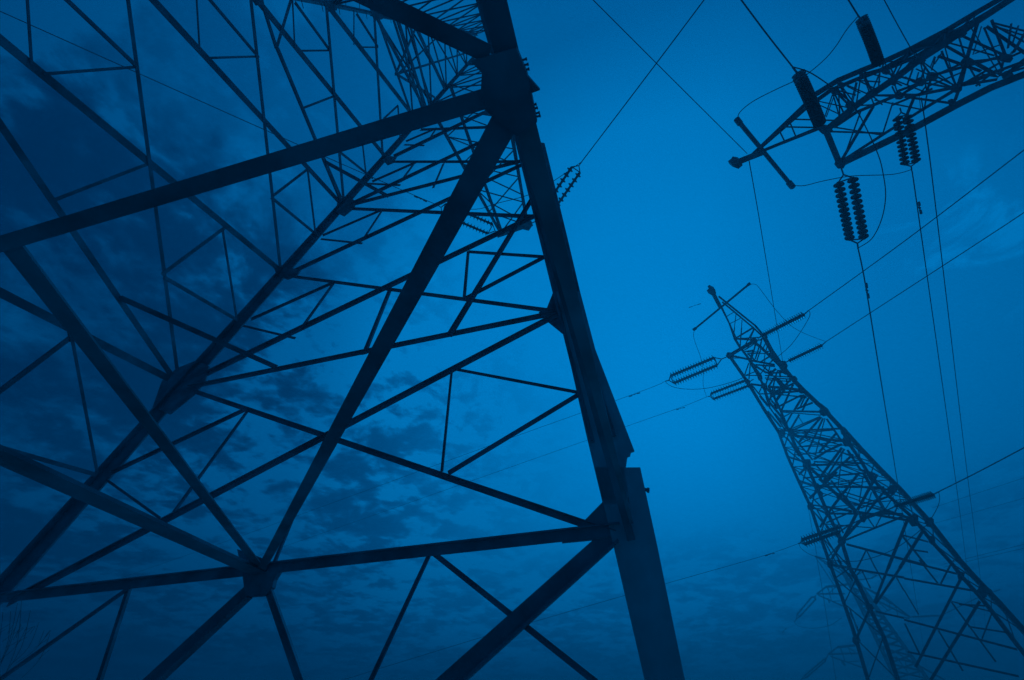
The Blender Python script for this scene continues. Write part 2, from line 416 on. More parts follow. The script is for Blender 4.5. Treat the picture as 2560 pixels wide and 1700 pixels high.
# its far crossarm, reaching away from the viewer
ZA = 16.0
def arm_lattice(parent, roots, tips, n, w_ch, w_br, zs=None, nm='crossarm'):
    """roots/tips: lower-left, lower-right, upper-left, upper-right"""
    arm = None
    pts = [[roots[k] * (1 - i / n) + tips[k] * (i / n) for i in range(n + 1)] for k in range(4)]
    def add(name, P, Q, w):
        nonlocal arm
        o = member(parent if arm is None else arm, name, P, Q, w, box=True)
        return o
    e = bpy.data.objects.new(nm, None); COL.objects.link(e); e.parent = parent; e.location = world(roots[0]) - _pos[parent.name]
    _pos[e.name] = world(roots[0]); arm = e
    for k in range(4): add('chord', pts[k][0], pts[k][-1], w_ch)
    for i in range(n):
        for a, b in ((0, 1), (0, 2), (1, 3), (2, 3)):
            if np.linalg.norm(pts[a][i] - pts[b][i + 1]) > .05:
                add('lacing_bar', pts[a][i], pts[b][i + 1], w_br)
                if a == 0 and b == 1: add('lacing_bar', pts[b][i], pts[a][i + 1], w_br)
    return arm
za = ZPlane(ZA)
tipA, tipB = za(1252, 583), za(1318, 563)
nearm = arm_lattice(pylon, [LEG['L'](ZA), LEG['R'](ZA), LEG['L'](19), LEG['R'](19)], [tipA, tipB, tipA + [0, 0, .25], tipB + [0, 0, .25]], 5, 8, 3.2)
member(nearm, 'end_beam', za(1243, 588), za(1330, 558), 14, box=True)
plate(nearm, 'end_plate', [za(*p) for p in ((1296, 560), (1322, 552), (1332, 562), (1322, 576), (1304, 572))], (0, 0, 1), .08)
bm = bmesh.new(); bm.free()

# ================================================================== insulators
def disc_mesh(bm, P, ax, r, L, seg=12):
    s = unit(np.cross(ax, (0.3, 0.2, 0.93))); b = np.cross(ax, s)
    prof = [(0.0, 0.36), (0.28, 0.42), (0.40, 0.97), (0.50, 1.0), (0.56, 0.62), (0.66, 0.42), (1.0, 0.36)]
    rings = [[bm.verts.new(world(P + ax * L * h + r * q * (math.cos(2 * math.pi * k / seg) * s + math.sin(2 * math.pi * k / seg) * b))) for k in range(seg)] for h, q in prof]
    for A, B in zip(rings, rings[1:]):
        for k in range(seg): bm.faces.new((A[k], A[(k + 1) % seg], B[(k + 1) % seg], B[k]))
    bm.faces.new(rings[0]); bm.faces.new(rings[-1][::-1])
def string_set(A, lines, B, nd, dpx, label, group, discs=True, yoke=1.0, seg=12, bow=0.0):
    """A arm end, lines [(P,Q),..] the strings, B line end"""
    o = thing('insulator_string', A, label, 'insulator', group)
    for P, Q in lines:
        ax = unit(Q - P); Lg = np.linalg.norm(Q - P); L = Lg / nd
        r = pxr((P + Q) / 2, dpx)
        side = unit(np.cross(ax, np.cross((0, 0, 1.0), ax)))
        cen = lambda t: P + ax * Lg * t - np.array([0, 0, 1.0]) * bow * Lg * 4 * t * (1 - t)
        bm = bmesh.new(); tube_bm(bm, [cen(i / 8) for i in range(9)], r * 0.22, 8)
        core = link('string_core', bm, M_GLASS, o)
        if discs:
            for i in range(nd):
                bm = bmesh.new(); p = cen(i / nd); q = cen((i + 1) / nd); disc_mesh(bm, p, unit(q - p), r, np.linalg.norm(q - p), seg)
                d = link('insulator_disc', bm, M_GLASS, core)
        else:
            bm = bmesh.new()
            for i in range(nd):
                p = cen(i / nd); q = cen((i + 1) / nd); disc_mesh(bm, p, unit(q - p), r, np.linalg.norm(q - p), 8)
            link('disc_stack', bm, M_GLASS, core)
    w = max(2.2, dpx * 0.16) * yoke
    for end, pts in ((A, [l[0] for l in lines]), (B, [l[1] for l in lines])):
        bm = bmesh.new()
        apex = (sum(pts) / len(pts)) * 0.55 + end * 0.45 if len(pts) > 1 else end
        k = pxr(end, w)
        ring = [apex] + [p for p in pts]
        if len(pts) > 1:
            tube_bm(bm, [apex, pts[0]], k, 6); tube_bm(bm, [apex, pts[1]], k, 6); tube_bm(bm, [pts[0], pts[1]], k, 6)
        tube_bm(bm, [apex, end], k, 6)
        if len(pts) == 1: tube_bm(bm, [end, pts[0]], k, 6)
        link('yoke_plate', bm, M_PLATE, o)
    return o
def damper(P, Q, wpx, label, group='line dampers'):
    """two weights on a short messenger clamped under a line running P to Q"""
    mid = (P + Q) / 2; t = unit(Q - P); dn = np.array([0, 0, -1.0]); L = np.linalg.norm(Q - P); k = pxr(mid, wpx)
    o = thing('vibration_damper', mid, label, 'damper', group)
    bm = bmesh.new(); tube_bm(bm, [mid - t * L * .5 + dn * k, mid + dn * k * .6, mid + t * L * .5 + dn * k], k * .3); tube_bm(bm, [mid, mid + dn * k * 1.3], k * .5)
    link('messenger', bm, M_PLATE, o)
    for s in (-1, 1):
        bm = bmesh.new(); c = mid + s * t * L * .36 + dn * k; tube_bm(bm, [c - t * L * .14, c + t * L * .14], k * .62, 8); link('weight', bm, M_PLATE, o)
    return o
G_STR = 'insulator strings'
G_LINE = 'power lines'
# --- near pylon: two twin strings at the far arm's tip
a1 = za(1444, 426)
zs = ZPlane(ZA - 0.15)
string_set(tipB, [(zs(1346, 541), zs(1430, 417)), (zs(1368, 549), zs(1450, 431))], zs(1456, 402), 10, 16, 'twin insulator string rising to the right just beside the thick pylon leg', G_STR)
string_set(tipA, [(zs(1232, 561), zs(1113, 510)), (zs(1220, 584), zs(1106, 536))], zs(1094, 513), 14, 15, 'twin insulator string half hidden behind the thick slanting beam of the near pylon', G_STR)
wire('power_line', [zs(1456, 402), zs(1642, 157), zs(1775, -20)], 3.6, 'dark power line running from the string beside the thick leg to the top edge', 'power line', G_LINE)
wire('power_line', [zs(1094, 513), zs(800, 386), zs(0, 28), zs(-60, 0)], 2.8, 'thin power line crossing the upper left behind the near pylon lattice', 'power line', G_LINE)
damper(zs(1036, 489), zs(1068, 503), 6, 'small damper on the line left of the half hidden twin string')
wire('jumper_wire', [zs(1452, 406), zs(1380, 455), zs(1325, 486), zs(1240, 509), zs(1190, 523), zs(1110, 516)], 2.4, 'thin jumper wire looping behind the thick leg between the near pylon strings', 'jumper wire', 'jumper wires')

# ================================================================== the right-hand pylon: only its crossarm is in view
ZR = 11.0
rb, rt_ = ZPlane(ZR), ZPlane(ZR + 1.0)
rbase = rb(2900, 30)
pyr = thing('lattice_pylon', np.array([rbase[0] + 2.5, rbase[1] - .4, GROUND]), 'dark pylon beyond the right edge, its big crossarm reaching in at the top right corner', 'pylon', 'steel lattice pylons')
arm = bpy.data.objects.new('crossarm', None); COL.objects.link(arm); arm.parent = pyr
arm.location = world(rb(2560, 190)) - _pos[pyr.name]; _pos[arm.name] = world(rb(2560, 190))
def chain(parent, name, plane, s, w, box=True, **kw):
    q = [float(v) for v in s.split()]; pts = [plane(q[i], q[i + 1]) for i in range(0, len(q), 2)]
    for P, Q in zip(pts, pts[1:]): member(parent, name, P, Q, w, box=box, jit=.004, **kw)
    return pts
cA = chain(arm, 'chord', rb, '2098 411 2265 331 2385 266 2475 220 2575 180', 17)
cB = chain(arm, 'chord', rb, '2063 327 2140 264 2176 238 2233 199 2300 149 2360 110 2425 65 2600 -50', 16)
c1 = chain(arm, 'chord', rt_, '2040 235 2095 201 2154 176 2211 153 2274 124 2363 78 2440 32 2600 -60', 13)
c2 = chain(arm, 'chord', rt_, '2022 265 2078 225 2140 199 2200 176 2300 122 2400 72 2560 -20', 10)
chain(arm, 'chord', rb, '2112 398 2208 336 2306 274', 7)
chain(arm, 'chord', rb, '2085 318 2140 281 2185 262 2245 237 2290 238 2390 218', 8)
member(arm, 'end_beam', rb(2063, 322), rb(2101, 414), 17, box=True)
for c, r in (((2064, 324), 15), ((2101, 408), 14), ((2390, 222), 13), ((2513, 145), 15), ((2416, 155), 12), ((2300, 205), 12), ((2248, 240), 12), ((2330, 190), 13), ((2520, 190), 15), ((2380, 256), 10), ((2300, 150), 11), ((2230, 205), 11), ((2400, 85), 14), ((2086, 230), 9), ((2104, 212), 9), ((2125, 265), 10), ((2178, 236), 11), ((2215, 180), 10)):
    n = 7; ph = random.random()
    plate(arm, 'gusset_plate', [rb(c[0] + 1.15 * r * random.uniform(.8, 1.15) * math.cos(ph + 2 * math.pi * k / n), c[1] + r * random.uniform(.7, 1.1) * math.sin(ph + 2 * math.pi * k / n)) for k in range(n)], (0, 0, 1), .03)
RB = '''2443 60 2419 140 13 tb; 2419 140 2404 203 13 bb; 2404 203 2388 250 11 bb; 2454 65 2433 135 4 tb; 2460 69 2508 178 8 tb; 2479 50 2513 137 12 tb; 2466 66 2570 138 13 tb; 2404 89 2508 137 10 tb
2376 108 2486 139 6 tb; 2365 115 2490 185 11 tb; 2345 140 2452 178 11 tb; 2397 92 2413 144 7 tb; 2354 128 2390 214 8 tb; 2318 192 2511 139 9 bt; 2324 214 2404 181 5 bt; 2333 199 2384 220 7 bb; 2345 193 2392 216 6 bb
2393 215 2490 199 9 bb; 2408 210 2494 160 7 bb; 2412 213 2490 182 7 bb; 2306 274 2392 222 10 bb; 2378 258 2262 242 8 bb; 2186 250 2310 275 5 bb; 2101 406 2182 268 10 bt; 2105 408 2152 278 5 bt; 2080 317 2208 338 5 bb; 2078 329 2212 333 6 bb
2207 334 2232 256 5 bt; 2285 244 2262 300 10 bb; 2086 233 2110 284 6 tb; 2083 231 2062 292 4 tb; 2088 232 2066 292 3 tb; 2088 228 2126 266 8 tb; 2101 216 2126 262 7 tb; 2091 225 2140 238 5 tb; 2140 205 2127 260 4 tb; 2143 206 2131 259 4 tb
2116 215 2150 232 4 tb; 2046 253 2120 269 4 tb; 2052 264 2106 289 4 tb; 2144 201 2200 205 5 tt; 2149 203 2188 222 5 tb; 2163 194 2180 230 8 tb; 2200 180 2196 222 5 tb; 2222 160 2234 186 6 tb; 2246 158 2226 200 6 tb; 2292 135 2240 200 7 tb; 2300 140 2250 196 5 tb
2287 214 2296 182 5 bt; 2301 204 2313 168 7 bt; 2318 226 2328 196 8 bb; 2329 176 2338 144 5 bt; 2326 168 2336 142 4 bt; 2356 130 2336 160 5 tb; 2262 192 2300 214 6 bb; 2268 212 2282 172 6 bb; 2290 172 2332 192 5 bb; 2180 238 2206 262 5 bb; 2230 216 2244 244 6 bb
2222 196 2254 214 6 bb; 2244 228 2330 196 8 bb; 2232 262 2330 222 7 bb; 2296 240 2316 214 5 bb; 2388 216 2570 150 9 bb; 2510 140 2500 190 9 tb; 2514 150 2532 130 8 tb; 2528 60 2520 120 8 tb; 2546 64 2530 112 6 tb; 2564 80 2534 130 10 tb; 2486 58 2564 78 7 tt
2500 70 2570 92 6 tt; 2522 178 2570 156 9 bb; 2530 172 2570 140 7 bb; 2532 140 2570 122 6 bb; 2420 150 2490 190 8 bb; 2426 172 2450 214 7 bb; 2436 134 2500 112 4 bb; 2310 276 2318 232 5 bb; 2302 276 2298 240 2.5 bb; 2440 215 2490 175 6 bb; 2455 186 2495 192 6 bb'''
for r in RB.replace('\n', ';').split(';'):
    q = r.split()
    pl = {'b': rb, 't': rt_}
    x0, y0, x1, y1, w = (float(v) for v in q[:5]); w *= 0.78
    member(arm, 'diagonal_brace' if w >= 5.4 else 'lacing_bar', pl[q[5][0]](x0, y0), pl[q[5][1]](x1, y1), w, box=True)
chain(arm, 'chord', rt_, '2150 190 2215 172 2290 142 2370 92 2440 50', 11)
_B = [(2100, 297), (2140, 264), (2176, 238), (2233, 199), (2300, 149), (2360, 110), (2425, 65)]
_D = [(2078, 220), (2095, 203), (2154, 178), (2211, 155), (2274, 126), (2363, 80), (2440, 34)]
_E = [(2085, 318), (2140, 281), (2185, 262), (2245, 237), (2318, 232), (2390, 218), (2500, 188)]
for i in range(7):
    for j in (i, i + 1):
        if j < 7:
            member(arm, 'lacing_bar', rb(*_B[i]), rt_(*_D[j]), 3.8, box=True); member(arm, 'lacing_bar', rb(*_B[i]), rb(*_E[j]), 3.8, box=True)
    if i < 6:
        member(arm, 'lacing_bar', rt_(*_D[i]), rb(*_B[i + 1]), 3.5, box=True)
for a, b in (((2248, 240), (2330, 192)), ((2330, 192), (2413, 155)), ((2413, 155), (2513, 145)), ((2215, 182), (2300, 205)), ((2300, 205), (2390, 222)), ((2300, 205), (2330, 192)), ((2176, 238), (2248, 240)), ((2248, 240), (2300, 205)), ((2300, 150), (2330, 192)), ((2413, 155), (2390, 222)), ((2480, 60), (2570, 110)), ((2520, 145), (2575, 120)), ((2500, 188), (2575, 165))):
    member(arm, 'diagonal_brace', rb(*a), rb(*b), 5.5, box=True)
# the outrigger that carries the jumper rod
outr = bpy.data.objects.new('outrigger', None); COL.objects.link(outr); outr.parent = pyr
outr.location = world(rb(1880, 390)) - _pos[pyr.name]; _pos[outr.name] = world(rb(1880, 390))
HT = rb(1880, 388)
for (x, y, w, pl) in ((2040, 235, 9, rt_), (2022, 265, 8, rt_), (2058, 315, 8, rb), (2058, 318, 6, rb)): member(outr, 'chord', HT, pl(x, y), w, box=True)
for r in nums('1947 324 1961 352 4; 1974 304 1989 340 4; 1951 317 2054 319 4; 1983 298 2085 301 4; 2014 255 1985 300 4; 1945 322 1983 298 3'):
    member(outr, 'lacing_bar', rb(r[0], r[1]), rb(r[2], r[3]), r[4], box=True)
chain(outr, 'end_beam', rb, '1838 408 1862 398 1908 380', 15)
plate(outr, 'end_cap', [rb(*p) for p in ((1824, 406), (1832, 400), (1836, 394), (1848, 396), (1852, 410), (1842, 419), (1834, 416), (1828, 414))], (0, 0, 1), .25)
# the shaft that carries the arm stands beyond the right edge of the view
SH = np.array([rbase[0] + 3.0, rbase[1] - .1, 0])
def shp(c, z):
    h = 2.3 - 1.7 * (z - GROUND) / 22.0
    return SH + np.array([c[0] * h, c[1] * h, z])
CS = ((-1, -1), (1, -1), (1, 1), (-1, 1))
for c in CS:
    bm = bmesh.new(); tube_bm(bm, [shp(c, GROUND), shp(c, 12.1)], [.12, .08], 4); link('leg', bm, M_STEEL, pyr)
for k in range(7):
    z0, z1 = GROUND + (12.1 - GROUND) * k / 7, GROUND + (12.1 - GROUND) * (k + 1) / 7
    for i in range(4):
        for a, b in ((CS[i], CS[(i + 1) % 4]), (CS[(i + 1) % 4], CS[i])):
            bm = bmesh.new(); tube_bm(bm, [shp(a, z0), shp(b, z1)], .04, 4); link('diagonal_brace', bm, M_STEEL, pyr)
for pts, c, z in ((cA, (-1, 1), ZR), (cB, (-1, -1), ZR), (c1, (-1, -1), ZR + 1), (c2, (-1, 1), ZR + 1)):
    bm = bmesh.new(); tube_bm(bm, [pts[-1], shp(c, z)], .07, 4); link('chord', bm, M_STEEL, arm)
# jumper rod hung under the outrigger
rod = thing('jumper_rod', rb(1908, 380), 'straight dark jumper rod slung across the end of the right crossarm', 'jumper rod', 'jumper rods')
bm = bmesh.new(); tube_bm(bm, [rb(1846, 303), rb(1977, 462)], pxr(rb(1908, 380), 10), 8); link('tube', bm, M_STEEL, rod)
for p, q in (((1841, 297), (1851, 310)), ((1972, 456), (1982, 468))):
    bm = bmesh.new(); tube_bm(bm, [rb(*p), rb(*q)], pxr(rb(*p), 14), 8); link('end_clamp', bm, M_STEEL, rod)
# strings of the right crossarm
zr = ZPlane(ZR - .1)
def pair(pl, a, b, depth):
    """two strings one behind the other"""
    P, Q = pl(*a), pl(*b); ax = unit(Q - P); v = unit((P + Q) / 2); v = unit(v - ax * (v @ ax))
    return [(P - v * depth, Q - v * depth), (P + v * depth, Q + v * depth)]
string_set(rb(2062, 318), pair(zr, (2047, 304), (1997, 188), .16), zr(1982, 168), 22, 29, 'thick dark insulator string slanting up left across the tip of the right crossarm', G_STR, bow=.02)
string_set(rb(2200, 166), pair(zr, (2194, 153), (2155, 51), .16), zr(2146, 40), 22, 25, 'thick curved insulator string above the middle of the right crossarm', G_STR, bow=.02)
string_set(rb(2103, 420), [(rb(2096, 456), zr(2125, 600)), (rb(2131, 444), zr(2160, 597))], zr(2145, 620), 12, 22, 'large twin insulator string hanging below the tip of the right crossarm', G_STR)
string_set(rb(2250, 270), [(rb(2243, 292), zr(2263, 412)), (rb(2268, 288), zr(2291, 406))], zr(2279, 424), 11, 19, 'smaller twin insulator string crossing the lower edge of the right crossarm', G_STR)
zw = ZPlane(ZR - .35)
wire('power_line', [zr(1982, 168), zr(1913, 80), zr(1840, -18)], 5, 'thick power line from the string at the right crossarm tip to the top edge', 'power line', G_LINE)
wire('power_line', [zr(2146, 40), zr(2110, -18)], 5, 'short thick power line from the curved string to the top edge', 'power line', G_LINE)
wire('power_line', [zr(2145, 620), zw(2165, 720), zw(2205, 968), zw(2245, 1215), zw(2290, 1500), zw(2320, 1690)], 4.2, 'power line running down from the large twin string behind the far pylon', 'power line', G_LINE)
wire('power_line', [zr(2279, 424), zw(2305, 600), zw(2389, 1200), zw(2420, 1440), zw(2446, 1640)], 3.4, 'left one of the two nearly parallel lines falling down the right side', 'power line', G_LINE)
wire('power_line', [rb(2303, 244), zw(2317, 340), zw(2349, 600), zw(2420, 1200), zw(2452, 1455), zw(2470, 1620)], 3.6, 'right one of the two nearly parallel lines falling down the right side', 'power line', G_LINE)
wire('earth_wire', [rb(1475, -8), rb(1660, 177), rb(1868, 384)], 3, 'thin earth wire from the top edge to the outrigger of the right crossarm', 'earth wire', 'earth wires')
wire('earth_wire', [rb(2200, -20), rb(2243, 60), rb(2280, 126)], 3.2, 'thin earth wire from the top edge to the back of the right crossarm', 'earth wire', 'earth wires')
wire('jumper_wire', [rb(1846, 303), zr(1848, 283), zr(1880, 255), zr(1935, 226), zr(1985, 203), zr(2013, 189), zr(2060, 150), zr(2090, 115), zr(2116, 75), zr(2144, 42)], 3.2, 'jumper wire curving from the rod up behind the thick string to the curved string', 'jumper wire', 'jumper wires')
wire('jumper_wire', [rb(1978, 463), zw(2010, 464), zw(2060, 452), zw(2130, 440), zw(2230, 436), zr(2279, 424)], 2.8, 'jumper wire from the lower rod end across the large twin string', 'jumper wire', 'jumper wires')
wire('jumper_wire', [zr(1982, 168), zr(2000, 172), zr(2030, 184), zr(2075, 214), zw(2120, 248), zw(2150, 290), zw(2192, 378), zw(2207, 430), zw(2214, 490), zw(2204, 548), zw(2180, 596), zr(2147, 619)], 4, 'jumper wire looping under the right crossarm beside the large twin string', 'jumper wire', 'jumper wires')
damper(zw(2162, 706), zw(2168, 742), 9, 'damper on the line below the large twin string')
damper(zw(2293, 504), zw(2299, 532), 9, 'damper on the line below the smaller twin string')

# ================================================================== the far pylon
KF = 16.5                                        # height of its upper arms
AX = np.array([1.57, 1.93]) * KF
nf = unit(np.array([AX[0], AX[1], 0]))
PF, PB = Plane([AX[0], AX[1], 0] - nf * 1.1, nf), Plane([AX[0], AX[1], 0] + nf * 1.6, nf)
fb, ft = ZPlane(KF), ZPlane(KF * 1.07)
pyf = thing('lattice_pylon', np.array([AX[0], AX[1], GROUND]), 'hazy mid distance lattice pylon leaning across the lower right, one crossarm facing us', 'pylon', 'steel lattice pylons')
def poly(s): return [tuple(float(v) for v in p.split(',')) for p in s.split()]
LB = poly('1943,1070 1946,1079 1969,1141 1995,1199 2026,1266 2052,1344 2076,1412 2098,1473 2132,1572 2170,1700 2200,1800')
LC = poly('1970,1070 1973,1079 1990,1118 2018,1165 2040,1215 2070,1284 2104,1353 2125,1420 2140,1448 2174,1519 2209,1591 2245,1700 2280,1800')
LD = poly('2105,1072 2117,1101 2151,1150 2176,1192 2222,1240 2285,1297 2335,1360 2379,1408 2405,1442 2447,1488 2478,1526 2540,1608 2620,1710')
LE_ = poly('2106,1070 2151,1121 2205,1178 2252,1225 2325,1306 2398,1400 2426,1432 2467,1476 2497,1507 2562,1580 2680,1710')
for pts, pl, w in ((LB, PB, 7.5), (LC, PF, 8.5), (LD, PF, 9.5), (LE_, PB, 15)):
    P = [pl(*p) for p in pts]; bm = bmesh.new()
    ws = [pxr(q, w * (0.78 + .44 * i / len(P))) for i, q in enumerate(P)]
    tube_bm(bm, P, ws, 4); link('leg', bm, M_FAR, pyf)
def dist_pl(p, pts):
    best = 1e9; p = np.array(p)
    for a, b in zip(pts, pts[1:]):
        a, b = np.array(a), np.array(b); t = max(0, min(1, ((p - a) @ (b - a)) / ((b - a) @ (b - a)))); best = min(best, np.linalg.norm(p - a - t * (b - a)))
    return best
def fplane(p):
    d = {'b': dist_pl(p, LB), 'c': dist_pl(p, LC), 'd': dist_pl(p, LD), 'e': dist_pl(p, LE_)}
    k = min(d, key=d.get)
    return PB if (k in 'be' and d[k] < 11) else PF
CR = []
def crop(ox, oy, s, data):
    for r in nums(data): CR.append((ox + r[0] / s, oy + r[1] / s, ox + r[2] / s, oy + r[3] / s, r[4]))
crop(1900, 960, 6.533, '''360 440 1000 455 5; 370 460 1000 510 2.5; 540 720 980 530 3; 530 760 1000 540 4; 620 970 1000 540 6; 780 1100 1030 560 5; 900 1170 1060 560 3; 540 810 1220 750 3; 540 840 1330 930 6; 750 840 1330 1000 3; 650 980 820 890 3; 970 1110 1250 800 6
880 1230 1080 1100 6; 1080 1100 1340 980 6; 540 860 860 1240 4; 640 990 840 1210 3; 560 1160 1300 1090 3; 880 1270 1680 1290 4; 830 1310 1570 1330 3; 800 1350 1000 1540 7; 880 1290 1080 1500 4; 1000 1500 1340 1040 7; 1090 1510 1380 1060 5; 1100 1530 1520 1150 6
1290 1568 1340 1130 3; 1310 1400 1700 1520 3; 850 1530 1840 1440 4; 1090 570 1330 930 5; 1430 1080 1640 1400 6; 1640 1400 1880 1470 5; 430 640 530 470 4; 500 740 640 500 5; 330 570 490 480 3; 620 520 700 640 2; 950 940 1080 1100 3; 440 870 640 1180 4; 460 1190 720 1270 5; 640 1480 740 1370 6; 240 480 480 770 5; 130 450 340 700 5; 400 770 440 640 5''')
crop(1960, 1180, 6.533, '''310 100 1450 10 4; 550 240 1640 250 5; 700 170 1050 225 3; 1110 230 1750 290 5; 690 570 1110 640 6; 470 540 690 570 4; 750 680 1950 685 5; 1200 650 2150 810 6; 1010 1110 1970 715 5; 690 850 1470 915 2.5; 690 830 1100 650 4; 620 410 800 330 2.5; 460 470 700 370 2.5
580 110 900 400 8; 900 400 1170 640 8; 770 140 1000 440 5; 1000 440 1180 630 5; 420 430 860 0 7; 590 900 770 600 6; 770 600 1220 20 7; 1200 620 1520 40 8; 980 1080 1200 650 9; 1000 1060 1300 740 8; 1300 740 1640 310 6; 1320 680 1430 330 3; 1230 490 1290 100 3; 1300 20 1650 640 8
1250 590 1780 370 4; 930 310 1480 480 3; 1070 500 1600 610 3; 1010 430 1090 250 3; 880 260 910 0 2.5; 1370 750 1480 910 3; 1490 910 1600 700 3; 1790 400 1660 600 2.5; 1660 640 1740 740 3; 1780 740 1840 590 4; 780 600 970 1000 4; 260 150 500 230 6; 480 580 700 680 5; 640 840 440 590 3; 720 940 540 620 3
940 1150 780 1420 7; 1020 1180 2340 1530 6; 1340 1280 1200 1568 4; 1350 1280 1490 1568 3; 2020 770 1700 1568 9; 2270 960 1890 1568 9; 1930 1030 2352 1140 4; 1930 1040 2340 1550 5; 2100 1270 2352 1310 4; 790 1510 1100 1568 5; 640 1090 900 1568 3; 690 1080 940 1500 4''')
crop(1960, 1400, 5.227, '''640 70 1568 230 5; 920 170 1010 0 4; 1140 0 1280 260 3; 950 200 1000 140 3; 1020 140 1130 370 3; 1180 560 1400 0 7; 1200 570 1568 30 7; 1120 640 960 1000 7; 1200 670 1568 760 4; 1470 230 1568 400 3; 700 0 900 270 4; 780 0 960 230 4; 860 640 980 960 4; 860 690 960 880 3''')
crop(2260, 1400, 5.227, '''20 10 690 180 5; 0 240 900 400 5; 610 60 480 310 5; 200 0 440 300 4; 740 250 150 1400 8; 990 540 350 1568 9; 620 550 1200 1330 4; 720 580 1080 600 4; 620 540 1120 670 3; 840 870 1360 950 4; 1150 690 1020 1030 4; 0 780 1480 1170 5; 450 920 770 1450 4; 10 830 200 1220 4; 50 1200 1500 1520 5; 0 390 190 710 3''')
for x0, y0, x1, y1, w in CR:
    member(pyf, 'diagonal_brace' if w >= 4.5 else 'bracing_strut', fplane((x0, y0))(x0, y0), fplane((x1, y1))(x1, y1), w, box=True, m=M_FAR)
for (x, y), r, pl in (((2104, 1353), 12, PF), ((2174, 1519), 11, PF), ((2076, 1410), 10, PB), ((2026, 1266), 10, PB), ((2018, 1160), 13, PF), ((1978, 1082), 10, PF), ((1955, 1085), 10, PB), ((2070, 1284), 8, PF), ((2042, 1216), 8, PF), ((2285, 1300), 15, PF), ((2230, 1225), 12, PF), ((2325, 1306), 14, PB), ((2117, 1103), 12, PF), ((2178, 1192), 9, PF), ((2138, 1280), 8, PF), ((2097, 1240), 7, PF), ((2402, 1440), 11, PF), ((2455, 1482), 15, PF), ((2330, 1350), 10, PF), ((2140, 1600), 12, PB), ((2158, 1296), 9, PF), ((2065, 1200), 7, PF), ((2052, 1235), 7, PF)):
    n = 7; ph = random.random()
    plate(pyf, 'gusset_plate', [pl(x + r * random.uniform(.75, 1.1) * math.cos(ph + 6.283 * k / n), y + r * random.uniform(.9, 1.25) * math.sin(ph + 6.283 * k / n)) for k in range(n)], nf, .08, M_FAR)
def at_y(pts, t):
    k = t * (len(pts) - 2); i = int(k); f_ = k - i; return (pts[i][0] * (1 - f_) + pts[i + 1][0] * f_, pts[i][1] * (1 - f_) + pts[i + 1][1] * f_)
for (A, pa), (B, pb), w in (((LC, PF), (LD, PF), 2.6), ((LB, PB), (LE_, PB), 2.2), ((LB, PB), (LC, PF), 3.2), ((LD, PF), (LE_, PB), 3.0)):
    n = 11
    for i in range(n):
        if w < 3 and i > 4: continue
        a0, a1, b0, b1 = at_y(A, i / n), at_y(A, (i + 1) / n), at_y(B, i / n), at_y(B, (i + 1) / n)
        member(pyf, 'lattice_bar', pa(*a0), pb(*b1), w, box=True, m=M_FAR); member(pyf, 'lattice_bar', pb(*b0), pa(*a1), w, box=True, m=M_FAR)
# bumps of the splice plates along the right leg
for s in ('2052 1008 2070 1022 2083 1043 2076 1044 2050 1022', '2098 1068 2110 1071 2116 1085 2104 1086', '2146 1118 2157 1120 2162 1133 2150 1134', '2198 1172 2208 1176 2215 1188 2204 1190', '2312 1295 2328 1305 2330 1318 2316 1316', '2385 1386 2398 1390 2396 1402 2388 1402', '2462 1462 2480 1476 2492 1500 2478 1500'):
    q = [float(v) for v in s.split()]; plate(pyf, 'splice_plate', [PB(q[i], q[i + 1]) for i in range(0, len(q), 2)], nf, .1, M_FAR)
# upper crossarm pointing at the viewer
arf = bpy.data.objects.new('crossarm', None); COL.objects.link(arf); arf.parent = pyf
arf.location = world(fb(1955, 1060)) - _pos[pyf.name]; _pos[arf.name] = world(fb(1955, 1060))
chain(arf, 'chord', fb, '1826 893 1869 955 1908 1020 1946 1079', 8, m=M_FAR)
chain(arf, 'chord', ft, '1851 869 1876 902 1899 941 1923 1005 1952 1040 1973 1079', 6, m=M_FAR)
chain(arf, 'chord', fb, '1882 853 1901 867 1930 895 1960 925 1984 950', 7, m=M_FAR)
chain(arf, 'chord', ft, '1910 842 1930 879 1950 907 1969 932 1984 950 2010 977 2056 1020 2105 1072', 11, m=M_FAR)
chain(arf, 'chord', fb, '1879 962 1919 1011 1965 1078', 3.5, m=M_FAR)
chain(arf, 'chord', fb, '1876 905 1910 965 1933 987 1952 1027 1973 1079', 6, m=M_FAR)
member(arf, 'end_beam', fb(1823, 889), fb(1886, 852), 9, box=True, m=M_FAR)
CR = []
